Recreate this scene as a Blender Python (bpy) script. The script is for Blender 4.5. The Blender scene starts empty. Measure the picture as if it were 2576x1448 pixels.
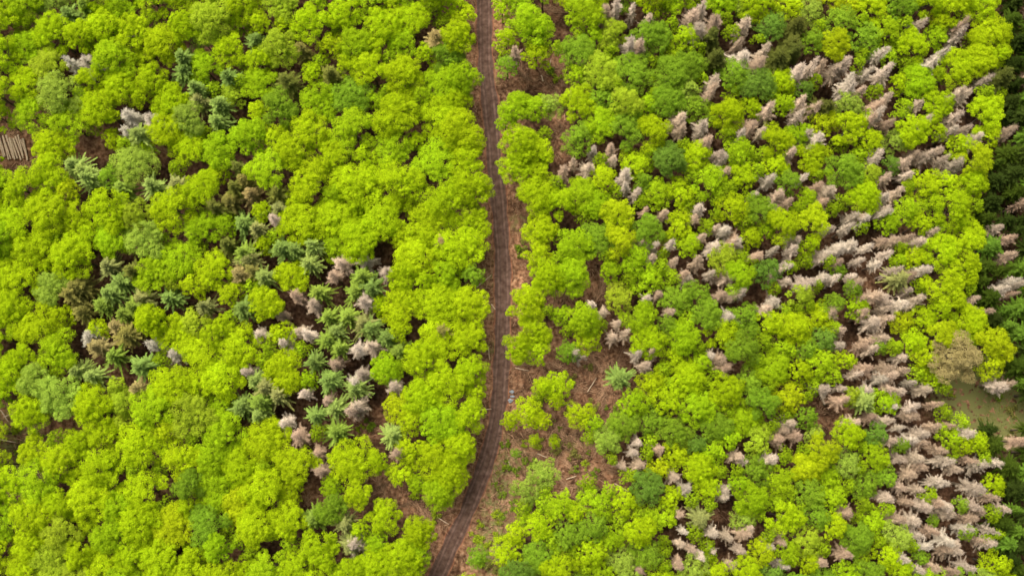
import bpy, bmesh, math, random
import numpy as np
from mathutils import Vector
random.seed(7); rng = np.random.default_rng(7)
S = bpy.context.scene; C = S.collection
# ---------------------------------------------------------------- camera model
HC = 325.0; LENS = 24*HC/170
W, H, F = 2576.0, 1448.0, 2576*LENS/36.0
P = math.atan(380/F)
def ray(px, py):
    u = (px-W/2)/F; v = (H/2-py)/F
    return u, v*math.cos(P)+math.sin(P), v*math.sin(P)-math.cos(P)
def at(px, py, z=0.0):
    x, y, d = ray(px, py); t = (z-HC)/d
    return x*t, y*t, t/F          # world x, y and metres per pixel
cam = bpy.data.cameras.new('camera'); co = bpy.data.objects.new('camera', cam); C.objects.link(co)
cam.lens = LENS; cam.sensor_width = 36; cam.clip_end = 8000; cam.clip_start = 1
co.location = (0, 0, HC); co.rotation_euler = (P, 0, 0); S.camera = co
# ---------------------------------------------------------------- materials
def mat(name):
    m = bpy.data.materials.new(name); m.use_nodes = True; nt = m.node_tree
    for n in list(nt.nodes): nt.nodes.remove(n)
    return m, nt, nt.nodes.new('ShaderNodeOutputMaterial')
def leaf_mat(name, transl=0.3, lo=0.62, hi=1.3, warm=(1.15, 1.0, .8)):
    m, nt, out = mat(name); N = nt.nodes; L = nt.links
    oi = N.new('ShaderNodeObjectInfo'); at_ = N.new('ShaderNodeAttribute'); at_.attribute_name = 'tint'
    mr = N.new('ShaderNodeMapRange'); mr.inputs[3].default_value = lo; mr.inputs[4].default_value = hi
    L.new(at_.outputs['Fac'], mr.inputs[0])
    tc = N.new('ShaderNodeTexCoord'); no = N.new('ShaderNodeTexNoise'); no.inputs['Scale'].default_value = .35
    L.new(tc.outputs['Object'], no.inputs['Vector'])
    ho = N.new('ShaderNodeVectorMath'); ho.operation = 'SCALE'; L.new(oi.outputs['Color'], ho.inputs[0]); L.new(mr.outputs[0], ho.inputs['Scale'])
    wv = N.new('ShaderNodeVectorMath'); wv.operation = 'MULTIPLY'; L.new(ho.outputs[0], wv.inputs[0]); wv.inputs[1].default_value = warm
    mx = N.new('ShaderNodeMix'); mx.data_type = 'RGBA'; L.new(no.outputs[0], mx.inputs[0])
    L.new(ho.outputs[0], mx.inputs[6]); L.new(wv.outputs[0], mx.inputs[7])
    d = N.new('ShaderNodeBsdfDiffuse'); L.new(mx.outputs[2], d.inputs[0])
    if transl > 0:
        t = N.new('ShaderNodeBsdfTranslucent'); L.new(mx.outputs[2], t.inputs[0])
        s = N.new('ShaderNodeMixShader'); s.inputs[0].default_value = transl
        L.new(d.outputs[0], s.inputs[1]); L.new(t.outputs[0], s.inputs[2]); L.new(s.outputs[0], out.inputs[0])
    else: L.new(d.outputs[0], out.inputs[0])
    return m
def noise_mat(name, stops, scale, detail=6, rough=.9, bump=0, coord='Object'):
    m, nt, out = mat(name); N = nt.nodes; L = nt.links
    tc = N.new('ShaderNodeTexCoord'); no = N.new('ShaderNodeTexNoise'); no.inputs['Scale'].default_value = scale; no.inputs['Detail'].default_value = detail
    L.new(tc.outputs[coord], no.inputs['Vector'])
    cr = N.new('ShaderNodeValToRGB'); e = cr.color_ramp.elements
    e[0].position, e[0].color = stops[0][0], (*stops[0][1], 1); e[1].position, e[1].color = stops[-1][0], (*stops[-1][1], 1)
    for p, c in stops[1:-1]: q = e.new(p); q.color = (*c, 1)
    L.new(no.outputs[0], cr.inputs[0])
    b = N.new('ShaderNodeBsdfPrincipled'); b.inputs['Roughness'].default_value = rough; b.inputs['Specular IOR Level'].default_value = .15
    L.new(cr.outputs[0], b.inputs['Base Color']); L.new(b.outputs[0], out.inputs[0])
    if bump:
        bm = N.new('ShaderNodeBump'); bm.inputs['Strength'].default_value = bump; L.new(no.outputs[0], bm.inputs['Height']); L.new(bm.outputs[0], b.inputs['Normal'])
    return m, nt, cr, b
M_leaf = leaf_mat('beech_leaves', .30, .60, 1.32, (1.04, 1.0, .8))
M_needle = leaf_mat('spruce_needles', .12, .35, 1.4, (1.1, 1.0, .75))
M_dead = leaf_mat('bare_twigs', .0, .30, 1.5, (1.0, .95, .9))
M_bark = noise_mat('grey_bark', [(.3, (.10, .075, .055)), (.7, (.27, .21, .16))], 3)[0]
M_pale = noise_mat('barkless_wood', [(.3, (.42, .30, .19)), (.7, (.76, .60, .44))], 4)[0]
M_snag = noise_mat('dead_bark', [(.3, (.20, .15, .10)), (.7, (.38, .30, .22))], 4)[0]
M_stone = noise_mat('blue_grey_stone', [(.3, (.20, .22, .25)), (.7, (.42, .45, .50))], 3, bump=.3)[0]
# ground
mg, nt, cr, bs = noise_mat('leaf_litter', [(.25, (.055, .025, .014)), (.42, (.155, .075, .040)), (.56, (.29, .150, .082)), (.75, (.46, .29, .175))], 1.1, 14, .95, .6)
N = nt.nodes; L = nt.links
n2 = N.new('ShaderNodeTexNoise'); n2.inputs['Scale'].default_value = .2; n2.inputs['Detail'].default_value = 8
tc = [n for n in N if n.type == 'TEX_COORD'][0]; L.new(tc.outputs['Object'], n2.inputs['Vector'])
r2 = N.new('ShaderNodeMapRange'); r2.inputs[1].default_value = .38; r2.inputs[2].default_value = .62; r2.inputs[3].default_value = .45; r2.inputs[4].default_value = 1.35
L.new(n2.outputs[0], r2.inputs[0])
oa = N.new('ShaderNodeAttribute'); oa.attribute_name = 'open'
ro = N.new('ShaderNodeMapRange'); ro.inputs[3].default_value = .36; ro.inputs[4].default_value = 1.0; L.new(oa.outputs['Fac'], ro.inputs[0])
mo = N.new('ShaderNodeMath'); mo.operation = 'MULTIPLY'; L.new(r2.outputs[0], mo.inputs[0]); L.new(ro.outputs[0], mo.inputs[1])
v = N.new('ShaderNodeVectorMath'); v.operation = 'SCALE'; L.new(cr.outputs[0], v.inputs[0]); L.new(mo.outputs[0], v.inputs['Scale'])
ga = N.new('ShaderNodeAttribute'); ga.attribute_name = 'grass'
n3 = N.new('ShaderNodeTexNoise'); n3.inputs['Scale'].default_value = .8; n3.inputs['Detail'].default_value = 8; L.new(tc.outputs['Object'], n3.inputs['Vector'])
ml = N.new('ShaderNodeMath'); ml.operation = 'MULTIPLY'; ml.use_clamp = True; L.new(ga.outputs['Fac'], ml.inputs[0])
r3 = N.new('ShaderNodeMapRange'); r3.inputs[1].default_value = .40; r3.inputs[2].default_value = .62; L.new(n3.outputs[0], r3.inputs[0]); L.new(r3.outputs[0], ml.inputs[1])
mx = N.new('ShaderNodeMix'); mx.data_type = 'RGBA'; L.new(ml.outputs[0], mx.inputs[0]); L.new(v.outputs[0], mx.inputs[6]); mx.inputs[7].default_value = (.165, .165, .055, 1)
L.new(mx.outputs[2], bs.inputs['Base Color'])
# ---------------------------------------------------------------- helpers
def mesh_of(name, V, Fc, m, tint=None):
    me = bpy.data.meshes.new(name); me.from_pydata(V.tolist() if hasattr(V, 'tolist') else V, [], Fc.tolist() if hasattr(Fc, 'tolist') else Fc)
    if tint is not None:
        a = me.attributes.new('tint', 'FLOAT', 'POINT'); a.data.foreach_set('value', np.asarray(tint, dtype=np.float32))
    me.materials.append(m); return me
def quad_mesh(name, V, m, tint):
    me = bpy.data.meshes.new(name); n = len(V)
    me.vertices.add(n); me.vertices.foreach_set('co', V.astype(np.float32).ravel())
    me.loops.add(n); me.loops.foreach_set('vertex_index', np.arange(n, dtype=np.int32))
    me.polygons.add(n//4); me.polygons.foreach_set('loop_start', np.arange(0, n, 4, dtype=np.int32))
    me.update(calc_edges=True)
    a = me.attributes.new('tint', 'FLOAT', 'POINT'); a.data.foreach_set('value', np.asarray(tint, dtype=np.float32))
    me.materials.append(m); return me
def unit(a): return a/np.maximum(np.linalg.norm(a, axis=1, keepdims=True), 1e-6)
def leaf_quads(c, n, ln, wd):
    K = len(c); n = unit(n); t = unit(np.cross(n, rng.normal(size=(K, 3)))); b = np.cross(n, t)
    ln = np.asarray(ln).reshape(-1, 1)*.5; wd = np.asarray(wd).reshape(-1, 1)*.5
    V = np.stack([c-t*ln, c-b*wd+n*wd*.3, c+t*ln, c+b*wd+n*wd*.3], 1).reshape(-1, 3)
    return V
def qfaces(nq): return np.arange(nq*4).reshape(-1, 4)
def tube(pts, rad, k=7):
    V = []; Fs = []; pts = [Vector(p) for p in pts]
    for i, p in enumerate(pts):
        d = (pts[min(i+1, len(pts)-1)]-pts[max(i-1, 0)]).normalized()
        a = d.orthogonal().normalized(); b = d.cross(a)
        for j in range(k):
            an = 2*math.pi*j/k; V.append(tuple(p+(a*math.cos(an)+b*math.sin(an))*rad[i]))
    for i in range(len(pts)-1):
        for j in range(k): Fs.append([i*k+j, i*k+(j+1) % k, (i+1)*k+(j+1) % k, (i+1)*k+j])
    Fs.append(list(range(k))[::-1]); Fs.append([(len(pts)-1)*k+j for j in range(k)])
    return V, Fs
def merge(parts):
    V = []; Fs = []
    for v, f in parts:
        o = len(V); V += v; Fs += [[i+o for i in q] for q in f]
    return V, Fs
def dome_dirs(K, zmin):
    i = np.arange(K)+.5; z = 1-(1-zmin)*i/K; a = i*2.39996+rng.random()*6.28; r = np.sqrt(np.maximum(0, 1-z*z))
    d = np.stack([r*np.cos(a), r*np.sin(a), z], 1)+rng.normal(size=(K, 3))*.16
    return unit(d)
# ---------------------------------------------------------------- tree shapes
def beech_crown(R=5.0, base=12.5, hc=7.5, lobes=(1, 5, 9), nsub=13, nleaf=100, leaf=.22, rl_=.36, miss=.10, fall=.98, spread=1.22):
    Vs = []; T = []; ends = []
    el = rng.uniform(.88, 1.12); sk = rng.uniform(0, 6.28)
    for ring, cnt in enumerate(lobes):
        for k in range(cnt):
            if ring == 2 and rng.random() < miss: continue
            r = [0, .40, .72][ring]*R*rng.uniform(.80, 1.12); a = sk+k*2*math.pi/max(cnt, 1)+rng.normal()*.2
            x = r*math.cos(a)*el; y = r*math.sin(a)/el; z = base+hc*(.84-fall*(r/R)**2)+rng.normal()*.5
            rl = R*rl_*rng.uniform(.7, 1.15); ends.append((x, y, z)); lt = rng.uniform(-.12, .12)
            for d in dome_dirs(nsub, -.25):
                c = np.array([x, y, z])+d*rl*rng.uniform(.62, .92); rs = rl*rng.uniform(.32, .5); st = rng.uniform(-.12, .12)
                q = unit(rng.normal(size=(nleaf, 3))+np.array([0, 0, .4])+d*.7)
                p = c+q*rs*rng.uniform(.45, spread, (nleaf, 1))
                n = q*.7+d*.3+rng.normal(size=(nleaf, 3))*.35+np.array([0, 0, .4])
                s = leaf*rng.uniform(.6, 1.25, nleaf)
                Vs.append(leaf_quads(p, n, s, s*.75)); T.append(np.clip(rng.uniform(.15, .85, nleaf)+lt+st, 0, 1))
    V = np.concatenate(Vs); t = np.repeat(np.concatenate(T), 4)
    return V, t, ends
def broad_trunk(ends, base, top, r=.3):
    parts = [tube([(0, 0, -.4), (.05, 0, 3), (-.1, .1, base*.75), (.1, 0, base+1), (0, 0, top)], [r*1.35, r, r*.8, r*.55, r*.12])]
    for e in random.sample(ends, min(7, len(ends))):
        z0 = base*random.uniform(.75, 1.0)
        parts.append(tube([(0, 0, z0), (e[0]*.4, e[1]*.4, z0+(e[2]-z0)*.5), (e[0]*.9, e[1]*.9, e[2]-.2)], [r*.45, r*.3, r*.08], 5))
    return merge(parts)
def conifer_crown(Hc=15, R=2.8, z0=8.0, step=.6, nb=7, tw=.2, dens=.24, dead=False, tlen=.5, droop=.06, rag=.3):
    A = []; B = []; Wd = []; T = []; Sd = []
    z = 0; az = rng.random()*6.28
    lean = rng.uniform(1-rag, 1.12, 12)
    while z < Hc-.25:
        t = z/Hc; Lw = R*(1-t)**.8; wl = rng.uniform(.7, 1.1)
        if dead and t < .12: Lw *= .8
        for b in range(nb):
            az += 2.39996+rng.normal()*.15; Lb = Lw*wl*rng.uniform(.5, 1.2)*lean[int((az % 6.283)/6.2832*12) % 12]
            if rng.random() < (.24 if dead else .06): continue
            e = math.tan(math.radians(-12+50*t**1.3+rng.normal()*9)); zz = z+rng.uniform(-.2, .2)
            d = np.array([math.cos(az), math.sin(az), 0]); sd = np.array([-d[1], d[0], 0]); tt = rng.uniform(0, 1)
            def pt(s): return d*s+np.array([0, 0, z0+zz+s*e-droop*s*s])
            npt = 3
            for i in range(npt):
                a0 = pt(Lb*i/npt); a1 = pt(Lb*(i+1)/npt); A.append(a0); B.append(a1); Wd.append(.08 if dead else .12); T.append(.3+.5*tt); Sd.append(sd)
            s = Lb*.15
            while s < Lb:
                for sg in (-1, 1):
                    tl = tlen*(.35+.75*(1-s/Lb))*rng.uniform(.6, 1.25)
                    p0 = pt(s); dr = d*.75+sd*sg*.7+np.array([0, 0, -.12+rng.normal()*.2]); dr /= np.linalg.norm(dr)
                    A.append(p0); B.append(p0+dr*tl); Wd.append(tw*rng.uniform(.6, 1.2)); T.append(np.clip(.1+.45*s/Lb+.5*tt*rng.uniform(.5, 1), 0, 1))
                    q = np.cross(dr, [0, 0, 1.0])+rng.normal(size=3)*.35; Sd.append(q/np.linalg.norm(q))
                s += dens*rng.uniform(.7, 1.3)
        z += step*rng.uniform(.8, 1.2)
    A = np.array(A); B = np.array(B); Wd = np.array(Wd)[:, None]; Sd = np.array(Sd)
    V = np.stack([A-Sd*Wd*.5, A+Sd*Wd*.5, B+Sd*Wd*.25, B-Sd*Wd*.25], 1).reshape(-1, 3)
    return V, np.repeat(np.array(T), 4)
class Proto: pass
def proto(kind, crown_me, trunk_me, R, zc):
    p = Proto(); p.kind = kind; p.c = crown_me; p.t = trunk_me; p.R = R; p.zc = zc; return p
BE = []; YB = []; DS = []; GS = []; DG = []
for i in range(10):
    V, t, ends = beech_crown(5.0, 12.5, 7.5, (1, 4+i % 3, 8+i % 3))
    tv, tf = broad_trunk(ends, 13, 18)
    BE.append(proto('beech_tree', mesh_of('beech_crown', V, qfaces(len(V)//4), M_leaf, t), mesh_of('beech_trunk', tv, tf, M_bark), 5.0, 17.0))
for i in range(8):
    V, t, ends = beech_crown(3.1, 9.5, 8, (1, 4, 6+i % 2), 9, 70, .19, .39)
    tv, tf = broad_trunk(ends, 10, 15.5, .18)
    YB.append(proto('young_broadleaf_tree', mesh_of('broadleaf_crown', V, qfaces(len(V)//4), M_leaf, t), mesh_of('broadleaf_trunk', tv, tf, M_bark), 3.1, 14.5))
LOWQ = [beech_crown(3.1, 9.5, 8, (1, 4, 6+i % 2), 8, 30, .28, .39)[:2] for i in range(4)]
def ctrunk(h): return tube([(0, 0, -.4), (0, 0, 4), (.04, 0, h*.5), (0, .03, h*.8), (0, 0, h)], [.3, .24, .17, .09, .02])
ctv, ctf = ctrunk(19.8)
CT = mesh_of('spruce_trunk', ctv, ctf, M_bark); DT = mesh_of('dead_spruce_trunk', ctv, ctf, M_snag)
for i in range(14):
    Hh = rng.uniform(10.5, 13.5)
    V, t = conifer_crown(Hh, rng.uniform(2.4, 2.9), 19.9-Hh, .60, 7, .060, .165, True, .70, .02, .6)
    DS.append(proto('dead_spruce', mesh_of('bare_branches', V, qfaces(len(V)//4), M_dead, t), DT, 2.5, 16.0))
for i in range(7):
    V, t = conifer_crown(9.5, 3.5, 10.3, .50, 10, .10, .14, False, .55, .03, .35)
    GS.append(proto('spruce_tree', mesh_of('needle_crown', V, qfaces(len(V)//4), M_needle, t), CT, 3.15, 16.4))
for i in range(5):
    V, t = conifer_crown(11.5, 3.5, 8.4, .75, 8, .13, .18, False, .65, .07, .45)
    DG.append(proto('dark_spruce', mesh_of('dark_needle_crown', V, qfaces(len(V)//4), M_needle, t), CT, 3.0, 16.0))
# ---------------------------------------------------------------- track
TR = [(1214,-260),(1216,-120),(1218,0),(1219,60),(1220,150),(1228,230),(1236,300),(1241,380),(1248,450),(1256,520),(1262,600),(1265,680),(1265,760),(1264,840),(1262,920),(1257,1000),(1247,1070),(1233,1130),(1213,1190),(1187,1260),(1155,1330),(1125,1390),(1100,1448),(1045,1560),(980,1690)]
TY = [p[1] for p in TR]; TX = [p[0] for p in TR]
def track_x(y): return float(np.interp(y, TY, TX))
ys = np.arange(-260, 1690, 12.0)
cl = np.array([at(np.interp(y, TY, TX), y)[:2] for y in ys])
for _ in range(6): cl[1:-1] = (cl[:-2]+cl[1:-1]*2+cl[2:])/4
def road_dist(x, y): return float(np.min(np.hypot(cl[:, 0]-x, cl[:, 1]-y)))
OPEN = [(1392,10,22),(1415,40,18),(1410,78,10),(1345,185,30),(1385,170,24),(1410,215,22),(1370,212,20),(1300,200,18),(1400,310,22),(1405,350,22),(1415,385,16),(1312,520,12),(1490,700,30),(1515,728,22),(1400,745,24),(1440,750,26),(1395,820,14),(1400,855,20),(1395,910,28),(1340,930,26),(1300,950,30),(1450,920,40),(1500,900,30),(1530,920,36),(1500,960,48),(1530,1010,32),(1420,1030,26),(1300,1000,28),(1280,1090,25),(1320,1110,40),(1370,1110,36),(1420,1090,30),(1290,1150,45),(1320,1180,34),(1480,1160,36),(1430,1190,30),(1520,1190,26),(1410,1150,36),(1560,1215,12),(1440,1120,26),(1250,1230,42),(1260,1290,34),(1230,1340,32),(1215,1440,32),(1430,1225,20),
(1140,1275,24),(1090,1272,26),(1050,1262,26),(1110,1310,14),(1020,1250,22),(970,1215,24),(960,1235,18),(930,1070,24),(890,1060,20),(950,1055,18),(745,200,8),(745,240,10),(750,270,6),(232,365,32),(262,390,16),(210,385,14),(400,390,18),(425,400,10),(590,672,12),(600,700,8),(645,505,8),(290,935,18),(325,945,10),(160,1075,18),(210,1075,18),(110,1080,12),(50,1090,22),(10,1050,28),(10,1120,26),(420,1220,14),(430,1245,10),(770,1250,18),(820,1255,12),(745,1270,10),(880,1300,14),(600,1390,12),(225,1355,12),(965,720,18),(985,750,14),(990,640,10),(600,290,6),(30,370,52),(5,340,30),(700,1010,8),(740,1030,8),
(2225,700,20),(2200,722,16),(1930,742,8),(1990,748,8),(2120,1040,24),(2080,1060,20),(2060,1020,18),(2150,910,14),(1800,350,8),(1810,1290,16),(1840,1310,10),(2300,495,10),(2215,1260,16),(2480,1010,52),(2545,1030,52),(2425,1000,34)]
# ---------------------------------------------------------------- ground sheet
dense = np.arange(-170, 171, 2.0); far = np.array([200, 260, 400, 800, 1600, 3000.])
gx = np.concatenate([-far[::-1], dense, far]); gy = gx+25
GR = [(1255,1200,45,1),(1250,1270,45,1.3),(1240,1340,45,1.2),(1230,1400,50,1.2),(1290,1150,40,1),(2480,1010,95,5),(2550,1030,95,5),(1240,880,20,1),(1243,780,22,1),(2390,1000,50,1.5),(1235,700,18,1),(1270,1120,30,.8),(1300,560,20,1),(1240,200,14,1),(1245,640,14,1),(20,1100,80,1),(60,1150,60,1),(1450,1120,30,.8)]
GRw = [(at(x, y)[0], at(x, y)[1], r*at(x, y)[2], k_) for x, y, r, k_ in GR]
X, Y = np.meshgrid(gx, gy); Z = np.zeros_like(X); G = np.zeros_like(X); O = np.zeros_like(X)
for _ in range(16):
    k = rng.normal(size=2)*.09; ph = rng.random()*6.28; Z += .10*np.sin(k[0]*X+k[1]*Y+ph)
D = np.min(np.hypot(X[..., None]-cl[::3, 0], Y[..., None]-cl[::3, 1]), axis=-1)
Z *= np.clip((D-5)/9, 0, 1)
for x, y, r, k_ in GRw: G = np.maximum(G, np.clip(1.4-np.hypot(X-x, Y-y)/r, 0, 1)*k_)
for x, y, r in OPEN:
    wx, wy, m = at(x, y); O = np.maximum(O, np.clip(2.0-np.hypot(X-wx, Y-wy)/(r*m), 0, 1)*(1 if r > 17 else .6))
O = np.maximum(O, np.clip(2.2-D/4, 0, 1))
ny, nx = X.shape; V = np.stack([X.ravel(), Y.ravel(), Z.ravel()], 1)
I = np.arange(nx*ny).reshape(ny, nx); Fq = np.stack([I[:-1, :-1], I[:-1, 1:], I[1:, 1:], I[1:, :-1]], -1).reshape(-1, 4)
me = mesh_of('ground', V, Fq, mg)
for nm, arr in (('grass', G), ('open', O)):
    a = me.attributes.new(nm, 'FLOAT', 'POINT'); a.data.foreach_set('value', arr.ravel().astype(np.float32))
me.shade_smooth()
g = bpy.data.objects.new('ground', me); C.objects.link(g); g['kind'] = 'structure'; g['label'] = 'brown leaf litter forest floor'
# track strip
offs = [-2.2, -1.75, -1.35, -1.1, -.85, -.6, -.3, 0, .3, .6, .85, 1.1, 1.35, 1.75, 2.2]
def zz(o): return .0 if abs(o) > 2 else (.02 if .8 < abs(o) < 1.2 else .04)
tn = np.gradient(cl, axis=0); tn /= np.linalg.norm(tn, axis=1, keepdims=True); nr = np.stack([-tn[:, 1], tn[:, 0]], 1)
V = []; ac = []
for i in range(len(cl)):
    w = 1+.06*math.sin(i*.33)+.05*math.sin(i*.9+1); wob = .10*math.sin(i*.21)+.06*math.sin(i*.57)
    for o in offs:
        oo = o*(w if abs(o) > 1.5 else 1)+(.2*math.sin(i*.71+o)+.15*math.sin(i*1.7+o*2) if abs(o) > 2 else 0); V.append((cl[i, 0]+nr[i, 0]*oo, cl[i, 1]+nr[i, 1]*oo, zz(o)+.03)); ac.append(abs(o+(wob if abs(o) < 1.6 else 0)))
k = len(offs); Fq = [[i*k+j, i*k+j+1, (i+1)*k+j+1, (i+1)*k+j] for i in range(len(cl)-1) for j in range(k-1)]
mr_, nt, cr, bs = noise_mat('packed_earth', [(.3, (.085, .047, .034)), (.5, (.135, .080, .060)), (.72, (.20, .125, .096))], .8, 9, .9, .05)
N = nt.nodes; L = nt.links
aa = N.new('ShaderNodeAttribute'); aa.attribute_name = 'tint'
c2 = N.new('ShaderNodeValToRGB'); e = c2.color_ramp.elements
e[0].position = 0; e[0].color = (1.0, .98, .93, 1); e[1].position = 1; e[1].color = (2.3, 1.6, 1.1, 1)
for p_, v_ in ((.2, .95), (.34, .78), (.42, 1.18), (.56, 1.2), (.66, .80), (.82, .95)): q = e.new(p_); q.color = (v_, v_, v_, 1)
mm = N.new('ShaderNodeMath'); mm.operation = 'DIVIDE'; mm.inputs[1].default_value = 2.2; L.new(aa.outputs['Fac'], mm.inputs[0]); L.new(mm.outputs[0], c2.inputs[0])
vm = N.new('ShaderNodeVectorMath'); vm.operation = 'MULTIPLY'; L.new(cr.outputs[0], vm.inputs[0]); L.new(c2.outputs[0], vm.inputs[1]); L.new(vm.outputs[0], bs.inputs['Base Color'])
me = mesh_of('dirt_track', V, Fq, mr_, ac); me.shade_smooth(); o = bpy.data.objects.new('dirt_track', me); C.objects.link(o); o['kind'] = 'structure'; o['label'] = 'dark brown dirt forest track with two wheel ruts'
# ---------------------------------------------------------------- hand placed trees (photo positions of the crowns)
dead = """1555,15 1590,25 1525,45 1640,55 1740,40 1762,68 1802,45 1775,15 1860,100 1882,62 1872,132 1912,140 1905,168 1590,110 1572,128 1622,127 1305,122
2045,160 2018,185 2080,148 2102,168 2125,140 2150,190 2182,200 2168,226 2200,120 2240,180 2192,162 2130,213 2430,58 2410,95 2370,130 2348,152 2320,60 2440,222 2462,198 2418,243 2200,258 2222,282 2242,238 2340,292 2302,268 1806,208 1790,228 2022,270 2008,292 2042,252 1940,288 1890,308 1868,332 1912,322 1720,298 1714,326 1766,318 1772,346
1495,380 1488,408 1550,365 1546,394 1442,408 1418,424 1560,450 1582,470 1602,487 1618,530 1665,540 1810,375 1815,405 1836,418 1990,385 2050,340 2062,352 2222,380 2200,402 2210,322 2236,308 2312,378 2332,400 2288,402 2352,368 2402,340 2432,328 2468,342 2380,402 2410,412 2420,292 1930,450 1918,480 1955,500 1992,500 2030,440 2062,470 2070,502 2092,480 2250,450 2280,440 2262,482 2230,500 2208,532 2120,540 2132,562 2098,572 2152,545 2188,552 2232,522 1770,520 1758,542
1650,622 1645,652 1682,618 1608,615 1770,590 1790,604 1830,578 1850,600 1862,618 1800,568 1900,630 1950,630 1992,600 2002,622 1960,652 1750,660 1720,688 1742,698 1700,662 1790,682 1820,710 1628,748 1662,740 1680,776 1500,762 1510,792 1550,812 1545,845 1574,832 1810,740 1842,745 1872,746 1828,772 1952,765 1928,772 1970,690 1992,704 2012,694
2050,650 2080,636 2120,620 2150,600 2182,620 2212,600 2242,612 2272,598 2310,608 2342,610 2160,650 2200,662 2232,640 2182,692 2150,690 2100,702 2068,690 2122,662 2242,682 2292,690 2318,684
2170,742 2202,746 2242,745 2252,772 2282,772 2292,742 2318,752 2220,772 2132,790 2170,800 2202,812 2150,830 2222,832 2190,852 2242,792 2120,852 2180,876
1790,880 1802,906 1660,890 1620,920 1598,902 1460,880 1830,922
2210,902 2242,912 2272,908 2180,930 2212,952 2252,942 2282,930 2160,952 2190,982 2110,965 2090,990 2112,1012 2232,972 2272,982 2302,968 2334,982
2270,1020 2318,1026 2352,1022 2400,1062 2290,1050 2200,1050 2232,1062 2160,1060 2260,1082 2312,1082 2352,1078 2440,1092
2290,1112 2240,1112 2332,1122 2262,1142 2312,1150 2372,1130 2290,1186 2332,1172 2372,1170 2352,1210 2312,1222 2270,1216 2412,1182 2452,1166 2476,1192 2500,1160 2390,1214
2240,1250 2282,1254 2322,1262 2362,1250 2402,1250 2438,1228 2470,1248 2502,1252 2522,1284 2270,1298 2312,1302 2352,1292 2392,1296 2432,1302 2472,1290 2300,1344 2342,1334 2382,1340 2414,1356 2452,1332 2492,1326 2282,1388 2324,1382 2372,1388 2422,1396 2462,1376 2502,1382 2350,1426 2402,1432 2446,1430 2300,1428
1585,1108 1592,1142 1665,1130 1568,1176 1604,1170 1712,1192 1720,1230 1820,1220 1815,1246 1714,1292 1850,1145 1872,1154 1940,1160 1992,1065 1970,1082 1985,1112 2012,1108 1720,1340 1704,1378 1742,1382 1712,1422 1800,1350 1810,1382 1842,1350 1852,1382 1872,1340 1982,1350 1958,1362 1770,1404 1620,1432 1972,1420 1842,1422 1902,1332 2132,1400 2082,1412 2130,1300
860,652 912,660 942,682 830,695 910,756 685,555 662,840 702,790 740,735 752,815 770,855 712,885 620,915 905,880 946,890 840,906 915,946 880,930 765,990 816,1008 930,1026 975,980 896,1000 725,1060 746,1102 825,1185 790,1145 975,1140 185,162 215,160 330,288 375,282 320,322 205,845 380,855 435,890 915,1385 800,762
2540,692 2520,722 2566,702 2462,750 2484,772 2510,960 2545,968 2560,520 2512,580"""
pine = """470,130 460,180 570,190 490,220 492,252 632,95 175,35 200,20 545,300 548,268 205,430 228,452 180,415 312,470 380,472 440,460 345,330 620,560 645,575 610,632 624,655 702,518 740,640 708,632 662,690 792,622 778,662 262,680 292,702 270,740 248,765 332,770 352,750 310,792 900,700 925,715 880,740 870,790 912,812 820,790 800,735 842,832 932,822 962,838 852,872 790,902 820,852 1000,880 820,942 640,960 662,975 650,1010 640,1035 602,1022 890,975 850,1020 790,1040 842,1092 200,930 226,945 270,902 350,920 985,1100 430,752 512,770 610,772 880,1372 862,1310 780,1302 1765,1300 1560,950 2180,1010 690,1000 2280,690"""
darks = """600,420 612,445 588,470 622,492 540,522 690,482 572,495 562,612 632,675 600,690 325,680 190,782 178,742 196,712 288,830 315,842 345,975 1120,830 1098,600 1096,95 830,185 722,190 240,872 1985,95 1998,125 1795,95 1804,140 2520,190 2080,242 1955,135 2010,70 760,130"""
def parse(s): return [tuple(float(v) for v in q.split(',')) for q in s.split()]
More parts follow.
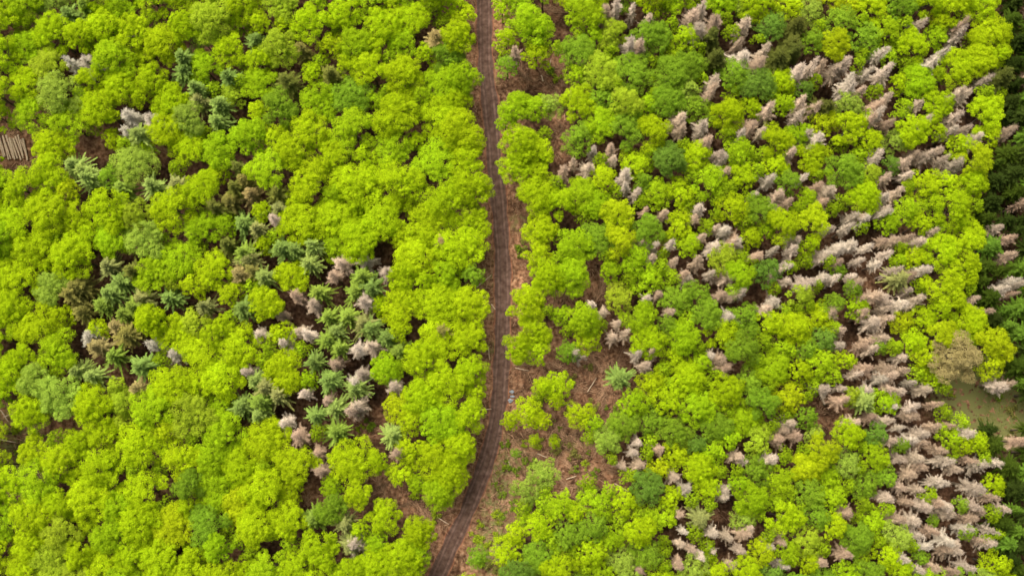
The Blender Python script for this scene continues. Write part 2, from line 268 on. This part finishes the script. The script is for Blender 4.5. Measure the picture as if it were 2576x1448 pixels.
edge = [(1165,38,33,0),(1138,12,36,0),(1150,92,40,0),(1125,135,42,3),(1162,192,40,1),(1105,205,50,1),(1150,245,38,0),(1108,292,58,0),(1162,335,55,0),(1176,402,48,0),(1100,400,58,1),(1188,470,46,0),(1120,500,58,0),(1184,552,48,0),(1158,622,58,0),(1078,562,55,0),(1190,690,28,3),(1130,690,44,1),(1178,770,50,0),(1108,762,58,0),(1010,770,50,0),(1180,852,46,0),(1102,852,58,0),(1060,905,46,0),(1184,932,42,0),(1128,962,58,0),(1060,1000,46,0),(1176,1042,44,0),(1108,1062,56,1),(1154,1122,44,0),(1095,1150,54,0),(1128,1192,44,0),(1104,1236,40,1),(1010,1190,34,0),(1056,1340,38,0),(1014,1402,46,0),(1046,1392,38,1),(962,1300,44,0),(904,1242,38,0),(940,1420,46,0),(832,1282,38,3),
(1264,18,30,1),(1272,98,30,0),(1276,162,28,3),(1342,62,48,1),(1350,132,36,0),(1318,20,36,1),(1298,268,40,1),(1272,305,24,1),(1344,268,36,1),(1386,262,30,4),(1308,358,46,0),(1350,382,44,0),(1296,420,38,0),(1350,430,34,0),(1350,490,46,0),(1404,508,42,0),(1462,490,48,1),(1502,515,38,1),(1362,572,42,0),(1352,642,38,0),(1380,695,42,0),(1436,690,46,1),(1452,620,50,1),(1502,600,42,3),(1556,540,44,2),(1560,602,40,2),(1320,770,46,0),(1344,830,44,0),(1308,872,40,0),(1350,882,32,0),(1342,742,34,0),(1470,800,38,1),(1480,852,34,0),(1430,884,28,3),(1412,790,25,1),(1402,968,36,0),(1366,972,24,0),(1398,1006,22,0),(1330,1036,36,0),(1286,1056,24,0),(1366,1058,22,2),(1462,1042,34,0),(1496,1064,22,1),(1344,1106,15,0),(1368,1190,36,4),(1322,1232,36,4),(1395,1110,15,0),(1200,1402,26,3),(1298,1140,12,3),
(2412,905,64,5),(2505,860,40,2),(2530,885,30,2),(2498,915,34,2),(1640,1060,34,3),(1690,180,50,3),(1735,160,40,3),(1640,90,46,3),
(2320,560,30,0),(2430,1120,24,0),(2460,1110,26,0),(2230,1200,30,3),(2420,1270,22,3),(2200,1310,34,1),(2510,1420,34,0),(2350,1310,16,3),(2180,1220,34,3),(2100,760,26,3),(2330,800,34,0),(2300,860,34,0),(2330,900,34,0),(2350,950,28,0),(2150,725,22,3),(2262,655,20,1),(2110,680,18,3),(2215,870,20,3),(2270,1120,20,3),(2340,1245,20,1),(2440,1340,20,3),(2320,1400,22,3),(2130,905,24,0)]
NOF = [(2180,610,80,40),(2130,680,90,28),(2230,780,70,34),(2190,860,50,40),(2230,940,60,34),(2320,1080,80,50),(2370,1200,100,50),(2390,1300,110,50),(2390,1400,100,40)]
BX = [(-300,2560),(0,2545),(150,2560),(250,2545),(400,2512),(520,2490),(600,2478),(650,2492),(720,2448),(800,2440),(850,2540),(930,2530),(965,2440),(1050,2492),(1150,2505),(1250,2535),(1350,2525),(1448,2550),(1700,2600)]
def bx(y): return float(np.interp(y, [b[0] for b in BX], [b[1] for b in BX]))
placed = []
for x, y in parse(dead): placed.append([x+random.uniform(-9, 9), y+random.uniform(-7, 7), random.uniform(22, 33)*(1.15 if y < 320 else 1) if x > 1250 else 34, 'dead', None])
for x, y in parse(pine): placed.append([x, y, 42, 'pine', None])
for x, y in parse(darks): placed.append([x, y, 50 if x > 1700 else 42, 'dark', None])
for x, y, r, t in edge: placed.append([x, y, r, 'edge', t])
def rad_at(x, y):
    if x < track_x(y):
        r = 47 if y > 420 else 42
        if x > 850 and 250 < y: r = 53
    elif x > 2370 and y < 960: r = 42
    elif x < 1600 and y < 720: r = 42
    else: r = 35
    return r
def blocked(x, y, r):
    tx = track_x(y)
    if x < tx and tx-x < r*.98+24: return True
    if x >= tx and x-tx < r*.95+(46 if 420 < y < 740 or y > 1080 else 36): return True
    if math.hypot(x-1275, y-1180) < 40: return True
    for ox, oy, orr in OPEN:
        if math.hypot(x-ox, y-oy) < orr+r*.70: return True
    for ex, ey, ea, eb in NOF:
        if ((x-ex)/ea)**2+((y-ey)/eb)**2 < 1: return True
    return False
OVR = {'dead': .60, 'pine': .60, 'dark': .60, 'edge': .74, 'fill': .71, 'far': .68}
MARG = 34
for f_, tries in ((1.15, 5000), (1.0, 9000), (.85, 10000), (.66, 12000), (.5, 12000)):
    for _ in range(tries):
        x = random.uniform(-MARG, W+MARG); y = random.uniform(-MARG, H+MARG)
        if random.random() < .12: x = random.uniform(2430, W+MARG)
        far_ = x > bx(y)
        if f_ < .6 and far_: continue
        r = (30 if far_ else rad_at(x, y))*f_*random.uniform(.92, 1.08)
        if blocked(x, y, r): continue
        ok = True
        for q in placed:
            if abs(x-q[0]) > 100 or abs(y-q[1]) > 100: continue
            if math.hypot(x-q[0], y-q[1]) < OVR[q[3]]*(r+q[2]): ok = False; break
        if ok: placed.append([x, y, r, 'far' if far_ else 'fill', None])
# ---------------------------------------------------------------- tones
TONE = {0: ((.46, .63, .012), 'lime green'), 1: ((.40, .60, .015), 'bright green'), 2: ((.51, .63, .014), 'yellow green'), 3: ((.27, .44, .03), 'mid green'), 4: ((.38, .53, .07), 'soft green'), 5: ((.44, .38, .17), 'greyish olive'), 6: ((.43, .57, .035), 'pale olive'), 7: ((.20, .35, .045), 'deep green')}
def pick(w): return random.choices(list(w.keys()), list(w.values()))[0]
def fill_tone(x, y):
    if x < track_x(y):
        if x < 850: return pick({0: 55, 1: 22, 2: 8, 6: 8, 4: 5, 3: 3})
        return pick({0: 64, 1: 28, 2: 4, 3: 2, 6: 2})
    if x > 2360 and y < 980: return pick({0: 70, 2: 20, 1: 10})
    if x < 1700 and y < 300: return pick({0: 18, 1: 36, 3: 24, 4: 16, 6: 6})
    return pick({0: 32, 1: 26, 2: 6, 3: 19, 4: 10, 7: 3, 6: 4})
LM = [(35,370,110,'beside the log stack'),(232,365,95,'by the small upper left clearing'),(30,1090,130,'by the lower left clearing'),(1470,950,110,'round the large brown clearing'),(1480,1160,100,'round the lower brown clearing'),(1090,1275,80,'by the track bend clearing'),(1380,190,80,'by the upper brown clearing'),(2500,1015,80,'by the grassy gap at right'),(890,800,170,'in the left conifer cluster')]
used = set()
def place_words(x, y):
    dx = x-track_x(y)
    if -75 < dx < 0: return "at the track's left edge"
    if 0 <= dx < 85: return "at the track's right edge"
    for a, b, r, s in LM:
        if math.hypot(x-a, y-b) < r: return s
    if x > bx(y): return 'in the dark far right stand'
    if x > 2360 and y < 960: return 'in the lime band at right'
    if x > 2150 and y > 980: return 'in the lower right dead stand'
    if dx < 0: return 'in woods left of the track'
    return 'in woods right of the track'
def make_label(look, x, y, w=None):
    cx = min(max(x, 4), W-4)/W*100; cy = min(max(y, 4), H-4)/H*100
    w = w or place_words(x, y)
    for d in (0, 1):
        s = f'{look} {w}, {cx:.{d}f}% across, {cy:.{d}f}% down'
        if s not in used: break
    used.add(s); return s
def tree(pr, x, y, r, col, look, cat, group, zs=1.0, maxs=1.7, tilt=0):
    zc = pr.zc*zs; wx, wy, mpp = at(x, y, zc)
    s = min(maxs, r*mpp/pr.R); ta, tb = random.gauss(0, tilt), random.gauss(0, tilt)
    e = bpy.data.objects.new(pr.kind, None); C.objects.link(e); e.location = (wx-math.sin(tb)*zc, wy+math.sin(ta)*zc, 0); e.scale = (s, s, zs); e.rotation_euler = (ta, tb, random.uniform(0, 6.283)); e.empty_display_size = .5
    for nm, me in (('trunk', pr.t), ('crown', pr.c)):
        o = bpy.data.objects.new(nm, me); C.objects.link(o); o.parent = e; o.color = (*col, 1)
    e['label'] = make_label(look, x, y); e['category'] = cat; e['group'] = group
    return e
def jit(c, a=.12):
    k = random.uniform(1-a, 1+a); return (c[0]*k*random.uniform(.96, 1.04), c[1]*k, c[2]*k)
def is_big(x, y, r, g_): return (r > 36 and (x < track_x(y) or g_ == 'edge' or x > 2360)) or r > 40
small = sorted([p for p in placed if p[3] in ('fill', 'edge') and not is_big(*p[:4])], key=lambda p: -p[2]-(100 if p[3] == 'edge' else 0))
rest = set(id(p) for p in small[290:])
RV = []; RT = []
for p in placed:
    x, y, r, g_, t = p
    if id(p) in rest:
        V0, T0 = random.choice(LOWQ); zs = random.uniform(.78, 1.05); wx, wy, mpp = at(x, y, 14.5*zs); s = r*1.1*mpp/3.1
        an = random.uniform(0, 6.28); ca, sa = math.cos(an)*s, math.sin(an)*s
        RV.append(np.stack([V0[:, 0]*ca-V0[:, 1]*sa+wx, V0[:, 0]*sa+V0[:, 1]*ca+wy, V0[:, 2]*zs], 1)); RT.append(np.clip(T0+random.uniform(-.4, .2), 0, 1))
        continue
    if g_ == 'dead':
        c = random.choice([((.55, .43, .31), 'pinkish brown'), ((.58, .49, .38), 'pale grey'), ((.50, .41, .31), 'grey brown'), ((.44, .32, .22), 'reddish brown')])
        if x < 500: c = ((.54, .49, .38), 'silvery grey')
        e = tree(random.choice(DS), x, y, r*random.uniform(.92, 1.22), jit(c[0], .16), c[1]+' dead spruce', 'dead tree', 'dead spruces', random.uniform(.86, 1.1)*(1.12 if x > 1500 and y < 320 else 1), tilt=.035)
    elif g_ == 'pine':
        c = random.choice([((.22, .34, .075), 'grey green'), ((.30, .42, .10), 'pale green'), ((.25, .37, .055), 'soft green'), ((.30, .33, .11), 'brownish')])
        e = tree(random.choice(GS), x, y, r*random.uniform(.85, 1.12), jit(c[0]), c[1]+' spruce', 'conifer', 'green conifers', random.uniform(.92, 1.1), tilt=.025)
    elif g_ == 'dark':
        c = random.choice([((.27, .26, .07), 'dark olive'), ((.17, .20, .04), 'dark green'), ((.35, .29, .12), 'brownish green')])
        if x > 1700: c = ((.10, .12, .025), 'dark green')
        e = tree(random.choice(DG), x, y, r*random.uniform(.9, 1.1), jit(c[0]), c[1]+' spruce', 'conifer', 'dark conifers', random.uniform(.98, 1.12), tilt=.025)
    elif g_ == 'far':
        if random.random() < .12:
            e = tree(random.choice(DS), x, y, r, jit((.40, .29, .20)), 'reddish brown dead spruce', 'dead tree', 'dead spruces', .99)
        else:
            c = random.choice([((.05, .085, .010), 'dark green'), ((.12, .23, .025), 'deep green'), ((.030, .05, .009), 'blackish green'), ((.04, .065, .012), 'very dark green')])
            e = tree(random.choice(DG+GS), x, y, r*1.25, jit(c[0]), c[1]+' spruce', 'conifer', 'dark conifers', .88)
    else:
        if t is None: t = fill_tone(x, y)
        col, word = TONE[t]
        size = 'large ' if r > 50 else ('small ' if r < 30 else '')
        if is_big(x, y, r, g_): e = tree(random.choice(BE), x, y, r*1.08, jit(col, .09), size+word+' beech', 'broadleaf tree', 'beech trees', 1.12 if t == 5 else random.uniform(.84, 1.14))
        else: e = tree(random.choice(YB), x, y, r*1.10, jit(col), size+word+' broadleaf tree', 'broadleaf tree', 'young broadleaf trees', random.uniform(.6, .8) if r < 17 else random.uniform(.84, 1.14))
o = bpy.data.objects.new('filler_trees', quad_mesh('filler_trees', np.concatenate(RV), M_leaf, np.concatenate(RT))); C.objects.link(o); o.color = (.39, .57, .018, 1)
o['kind'] = 'stuff'; o['label'] = 'smaller green young trees filling the gaps between the larger crowns'; o['category'] = 'young trees'
# shrubs on the open ground
SH = []
for i in range(4):
    Vs = []
    for _ in range(7):
        c = np.array([rng.normal()*.5, rng.normal()*.5, rng.uniform(.3, .9)]); q = unit(rng.normal(size=(60, 3))+np.array([0, 0, .4]))
        s = rng.uniform(.12, .28, 60); Vs.append(leaf_quads(c+q*rng.uniform(.2, .5, (60, 1)), q+rng.normal(size=(60, 3))*.4, s, s*.7))
    V = np.concatenate(Vs); SH.append(mesh_of('shrub', V, qfaces(len(V)//4), M_leaf, np.repeat(rng.random(len(V)//4), 4)))
pts = []
for cx, cy, cr_, n_ in ((1255, 1200, 40, 9), (1265, 1290, 45, 12), (1235, 1370, 45, 12), (1300, 1150, 40, 9), (1400, 1090, 60, 12), (1470, 1170, 70, 11), (1530, 1030, 50, 6), (1500, 940, 60, 4), (60, 1100, 70, 9), (1070, 1270, 45, 4), (1395, 200, 40, 5), (1300, 620, 14, 3), (1305, 500, 12, 3), (2500, 1020, 60, 6), (930, 1060, 40, 3), (2110, 1040, 40, 3)):
    for _ in range(n_):
        x, y = cx+random.gauss(0, cr_*.6), cy+random.gauss(0, cr_*.6); wx, wy, m = at(x, y)
        if road_dist(wx, wy) < 3.4 or x < 8 or any(math.hypot(x-a, y-b) < 13 for a, b in pts): continue
        pts.append((x, y)); o = bpy.data.objects.new('shrub', random.choice(SH)); C.objects.link(o); s = random.uniform(.6, 1.7)
        o.location = (wx, wy, 0); o.scale = (s, s, s*.8); o.rotation_euler = (0, 0, random.uniform(0, 6.28)); k = random.choice([((.22, .33, .03), 'green'), ((.36, .47, .03), 'lime'), ((.30, .30, .08), 'olive')])
        o.color = (*k[0], 1); o['label'] = make_label('low '+k[1]+' shrub', x, y, 'on open ground '+('left' if x < track_x(y) else 'right')+' of the track'); o['category'] = 'shrub'; o['group'] = 'low shrubs on the open ground'
# surrounding forest outside the frame, one mass
V, t, _ = beech_crown(5.0, 13, 7, (1, 5, 9), 8, 9, .95)
Vs = []; Ts = []; pts = []
for _ in range(9000):
    x = random.uniform(-520, W+520); y = random.uniform(-520, H+420)
    if -MARG-28 < x < W+MARG+28 and -MARG-28 < y < H+MARG+28: continue
    if abs(x-track_x(y)) < 65: continue
    if any(math.hypot(x-a, y-b) < 68 for a, b in pts): continue
    pts.append((x, y)); wx, wy, _m = at(x, y, 17); an = random.uniform(0, 6.28); ca, sa = math.cos(an), math.sin(an)
    Q = V.copy(); Q[:, 0], Q[:, 1] = V[:, 0]*ca-V[:, 1]*sa+wx, V[:, 0]*sa+V[:, 1]*ca+wy
    Q[:, 2] *= random.uniform(.9, 1.1); Vs.append(Q); Ts.append(np.clip(t+random.uniform(-.25, .25), 0, 1))
o = bpy.data.objects.new('outer_forest', quad_mesh('outer_forest', np.concatenate(Vs), M_leaf, np.concatenate(Ts))); C.objects.link(o); o.color = (.38, .54, .01, 1)
o['kind'] = 'stuff'; o['label'] = 'surrounding lime green beech forest beyond the photo edges'; o['category'] = 'forest'
# ---------------------------------------------------------------- ground litter
A = []; Bv = []; Wd = []; Tn = []
def stick(x, y, ln, w, t, a=None):
    a = random.uniform(0, 6.28) if a is None else a; A.append((x, y, .06)); Bv.append((x+math.cos(a)*ln, y+math.sin(a)*ln, .06+random.uniform(0, .25))); Wd.append((-math.sin(a)*w, math.cos(a)*w, random.uniform(-.3, .3)*w)); Tn.append(t)
for ox, oy, orr in OPEN:
    if ox > 2420: continue
    wx, wy, m = at(ox, oy); rr = orr*m*1.3
    for _ in range(int(rr*rr*5)):
        a = random.uniform(0, 6.28); q = rr*math.sqrt(random.random()); x, y = wx+q*math.cos(a), wy+q*math.sin(a)
        if road_dist(x, y) < 2.5: continue
        stick(x, y, random.uniform(.3, 2.1), random.uniform(.04, .14), random.random()**1.8)
    for _ in range(int(rr*rr*.07)+1):      # brushwood streaks
        a = random.uniform(0, 6.28); q = rr*math.sqrt(random.random()); x, y = wx+q*math.cos(a), wy+q*math.sin(a)
        if road_dist(x, y) < 4.5 or orr < 18: continue
        b = random.uniform(0, 3.14); tb_ = random.choice([0, .35])
        for _k in range(70):
            s_ = random.gauss(0, 1.6); u_ = random.gauss(0, .32); stick(x+math.cos(b)*s_-math.sin(b)*u_, y+math.sin(b)*s_+math.cos(b)*u_, random.uniform(.6, 2.2), random.uniform(.04, .1), tb_+.6*random.random(), b+random.gauss(0, .4))
for i in range(len(cl)):
    for _ in range(24):
        sd_ = random.choice([-1, 1, 1]); of = sd_*random.uniform(2.3, 5.5); stick(cl[i, 0]-nr[i, 0]*of, cl[i, 1]-nr[i, 1]*of, random.uniform(.2, 1.2), random.uniform(.03, .11), random.random() if sd_ < 0 else .3+.6*random.random())
A = np.array(A); Bv = np.array(Bv); Wd = np.array(Wd)*.5
Q = np.stack([A-Wd, A+Wd, Bv+Wd*.5, Bv-Wd*.5], 1).reshape(-1, 3)
M_litter = leaf_mat('litter_twigs', .0, .15, 1.6, (1.0, .95, .9))
o = bpy.data.objects.new('fallen_twigs', quad_mesh('fallen_twigs', Q, M_litter, np.repeat(Tn, 4))); C.objects.link(o); o.color = (.38, .235, .145, 1)
o['kind'] = 'stuff'; o['label'] = 'brown fallen twigs scattered over the clearings and verges'; o['category'] = 'twigs'
cs = []
for x, y, r, k2 in GRw:
    for _ in range(int(r*r*(7 if k2 > 2 else 4))):
        a = random.uniform(0, 6.28); q = r*1.1*math.sqrt(random.random())*random.uniform(.5, 1); xx, yy = x+q*math.cos(a), y+q*math.sin(a)
        if road_dist(xx, yy) > 2.5:
            k_ = math.sin(xx*1.7)+math.sin(yy*1.3+xx*.6)
            if k_ > 0 or k2 > 2: cs.append((xx, yy, random.uniform(.05, .3)))
cs = np.array(cs); n = rng.normal(size=cs.shape)*.5+np.array([0, 0, 1]); s = rng.uniform(.12, .4, len(cs))
o = bpy.data.objects.new('verge_grass', quad_mesh('verge_grass', leaf_quads(cs, n, s, s*.6), M_leaf, np.repeat(rng.random(len(cs)), 4))); C.objects.link(o); o.color = (.22, .235, .06, 1)
o['kind'] = 'stuff'; o['label'] = 'low green grass and weeds on the verges'; o['category'] = 'grass'
# ---------------------------------------------------------------- logs
def log_mesh(ln, r):
    k = 6; pts = [(ln*(i/(k-1)-.5), .04*math.sin(i*1.3)*ln*.15, 0) for i in range(k)]
    parts = [tube(pts, [r*(1.1-.4*i/(k-1)) for i in range(k)], 9)]
    for _ in range(3):
        x = random.uniform(-.4, .4)*ln; a = random.uniform(0, 3.14)
        parts.append(tube([(x, 0, 0), (x+.25, math.cos(a)*r*2.2, abs(math.sin(a))*r*2.2)], [r*.3, r*.12], 5))
    return merge(parts)
logs = [(1366,205,1362,190,.18,'short white fallen log in the upper brown clearing'),(1381,175,1388,140,.10,'thin pale pole lying above the short white log'),(1200,722,1236,692,.15,'long pale fallen log left of the track at mid photo'),(1214,750,1226,742,.13,'small grey log by the left verge below the long pale log'),(1236,765,1246,778,.13,'short pale log at the left verge of the track'),(1206,1030,1236,1028,.15,'white log pointing at the track from the left beeches'),(1279,1160,1284,1172,.15,'short white log on the grassy right verge below the clearing'),(1424,1205,1450,1196,.12,'thin pale log in the lower brown clearing'),(1478,985,1500,950,.12,'thin brown pole in the large brown clearing'),(1410,1010,1440,1022,.12,'thin pole below the shrubs in the large brown clearing'),(1352,1140,1376,1150,.12,'thin pole right of the grassy verge'),(1228,872,1232,905,.11,'grey pole lying along the left verge of the track'),(0,1105,40,1112,.16,'pale log in the lower left clearing'),(2,1030,22,1060,.16,'thick pale log at the top of the lower left clearing'),(10,1048,34,1040,.14,'pale crosswise log in the lower left clearing'),(1296,925,1330,932,.12,'thin pale pole at the top of the large clearing'),(1100,1300,1130,1318,.12,'thin pole in the clearing beside the track bend'),(1546,1215,1580,1235,.12,'thin brown pole at the right of the lower clearing')]
for x0, y0, x1, y1, r, lab in logs:
    a = at(x0, y0); b = at(x1, y1); ln = math.hypot(a[0]-b[0], a[1]-b[1]); v, f = log_mesh(ln, r)
    o = bpy.data.objects.new('fallen_log', mesh_of('fallen_log', v, f, M_pale)); C.objects.link(o)
    o.location = ((a[0]+b[0])/2, (a[1]+b[1])/2, r+.05); o.rotation_euler = (0, 0, math.atan2(b[1]-a[1], b[0]-a[0])); o['label'] = lab; o['category'] = 'log'; o['group'] = 'fallen logs'
ordn = ['leftmost', 'second', 'third', 'fourth', 'fifth', 'sixth', 'seventh', 'eighth', 'ninth', 'tenth', 'eleventh', 'rightmost']
for i in range(12):
    px = 2+i*5.6; a = at(px-6+random.uniform(-4, 4), 346+random.uniform(-6, 6)); b = at(px+10+random.uniform(-4, 4), 400+random.uniform(-7, 7))
    ln = math.hypot(a[0]-b[0], a[1]-b[1]); r = random.uniform(.2, .27); v, f = tube([(-ln/2, 0, 0), (0, .03, 0), (ln/2, 0, 0)], [r*1.1, r, r*.85], 12)
    o = bpy.data.objects.new('stacked_log', mesh_of('stacked_log', v, f, M_pale)); C.objects.link(o)
    o.location = ((a[0]+b[0])/2, (a[1]+b[1])/2, r+.05+.25*(i % 2)); o.rotation_euler = (0, 0, math.atan2(b[1]-a[1], b[0]-a[0]))
    o['label'] = f'pale cut log, {ordn[i]} '+('' if i in (0, 11) else 'from the left ')+'in the log stack at the left photo edge'; o['category'] = 'log'; o['group'] = 'logs in the stack at left'
for (x, y, s, lab) in ((1281, 985, .42, 'upper grey boulder of three beside the track'), (1283, 997, .36, 'middle grey boulder of three beside the track'), (1278, 1007, .5, 'lowest grey boulder of three beside the track')):
    a = at(x+6, y)
    bm = bmesh.new(); bmesh.ops.create_icosphere(bm, subdivisions=3, radius=s)
    for vv in bm.verts:
        c = vv.co; k_ = 1+.18*math.sin(c.x*7+s*30)+.14*math.sin(c.y*9+1)+.1*math.sin(c.z*11); vv.co = Vector((c.x*k_*1.3, c.y*k_, c.z*k_*.75))
    me = bpy.data.meshes.new('boulder'); bm.to_mesh(me); bm.free(); me.materials.append(M_stone)
    o = bpy.data.objects.new('boulder', me); C.objects.link(o); o.location = (a[0], a[1], s*.4); o['label'] = lab; o['category'] = 'boulder'; o['group'] = 'boulders beside the track'
# ---------------------------------------------------------------- light
EL, RO = math.radians(64), math.radians(-35)
w = bpy.data.worlds.new('World'); S.world = w; w.use_nodes = True; nt = w.node_tree
sk = nt.nodes.new('ShaderNodeTexSky'); sk.sky_type = 'NISHITA'; sk.sun_disc = False; sk.sun_elevation = EL; sk.sun_rotation = RO; sk.dust_density = 6; sk.air_density = .8; sk.ozone_density = .3
bg = nt.nodes['Background']; bg.inputs[1].default_value = .10; nt.links.new(sk.outputs[0], bg.inputs[0])
l = bpy.data.lights.new('sun', 'SUN'); l.energy = 4.9; l.angle = math.radians(38); l.color = (1, .95, .86); lo = bpy.data.objects.new('sun', l); C.objects.link(lo)
d = Vector((math.sin(RO)*math.cos(EL), math.cos(RO)*math.cos(EL), math.sin(EL))); lo.rotation_euler = d.to_track_quat('Z', 'Y').to_euler(); lo.location = (0, 0, 200)
S.view_settings.view_transform = 'Standard'; S.view_settings.look = 'None'; S.view_settings.exposure = 0
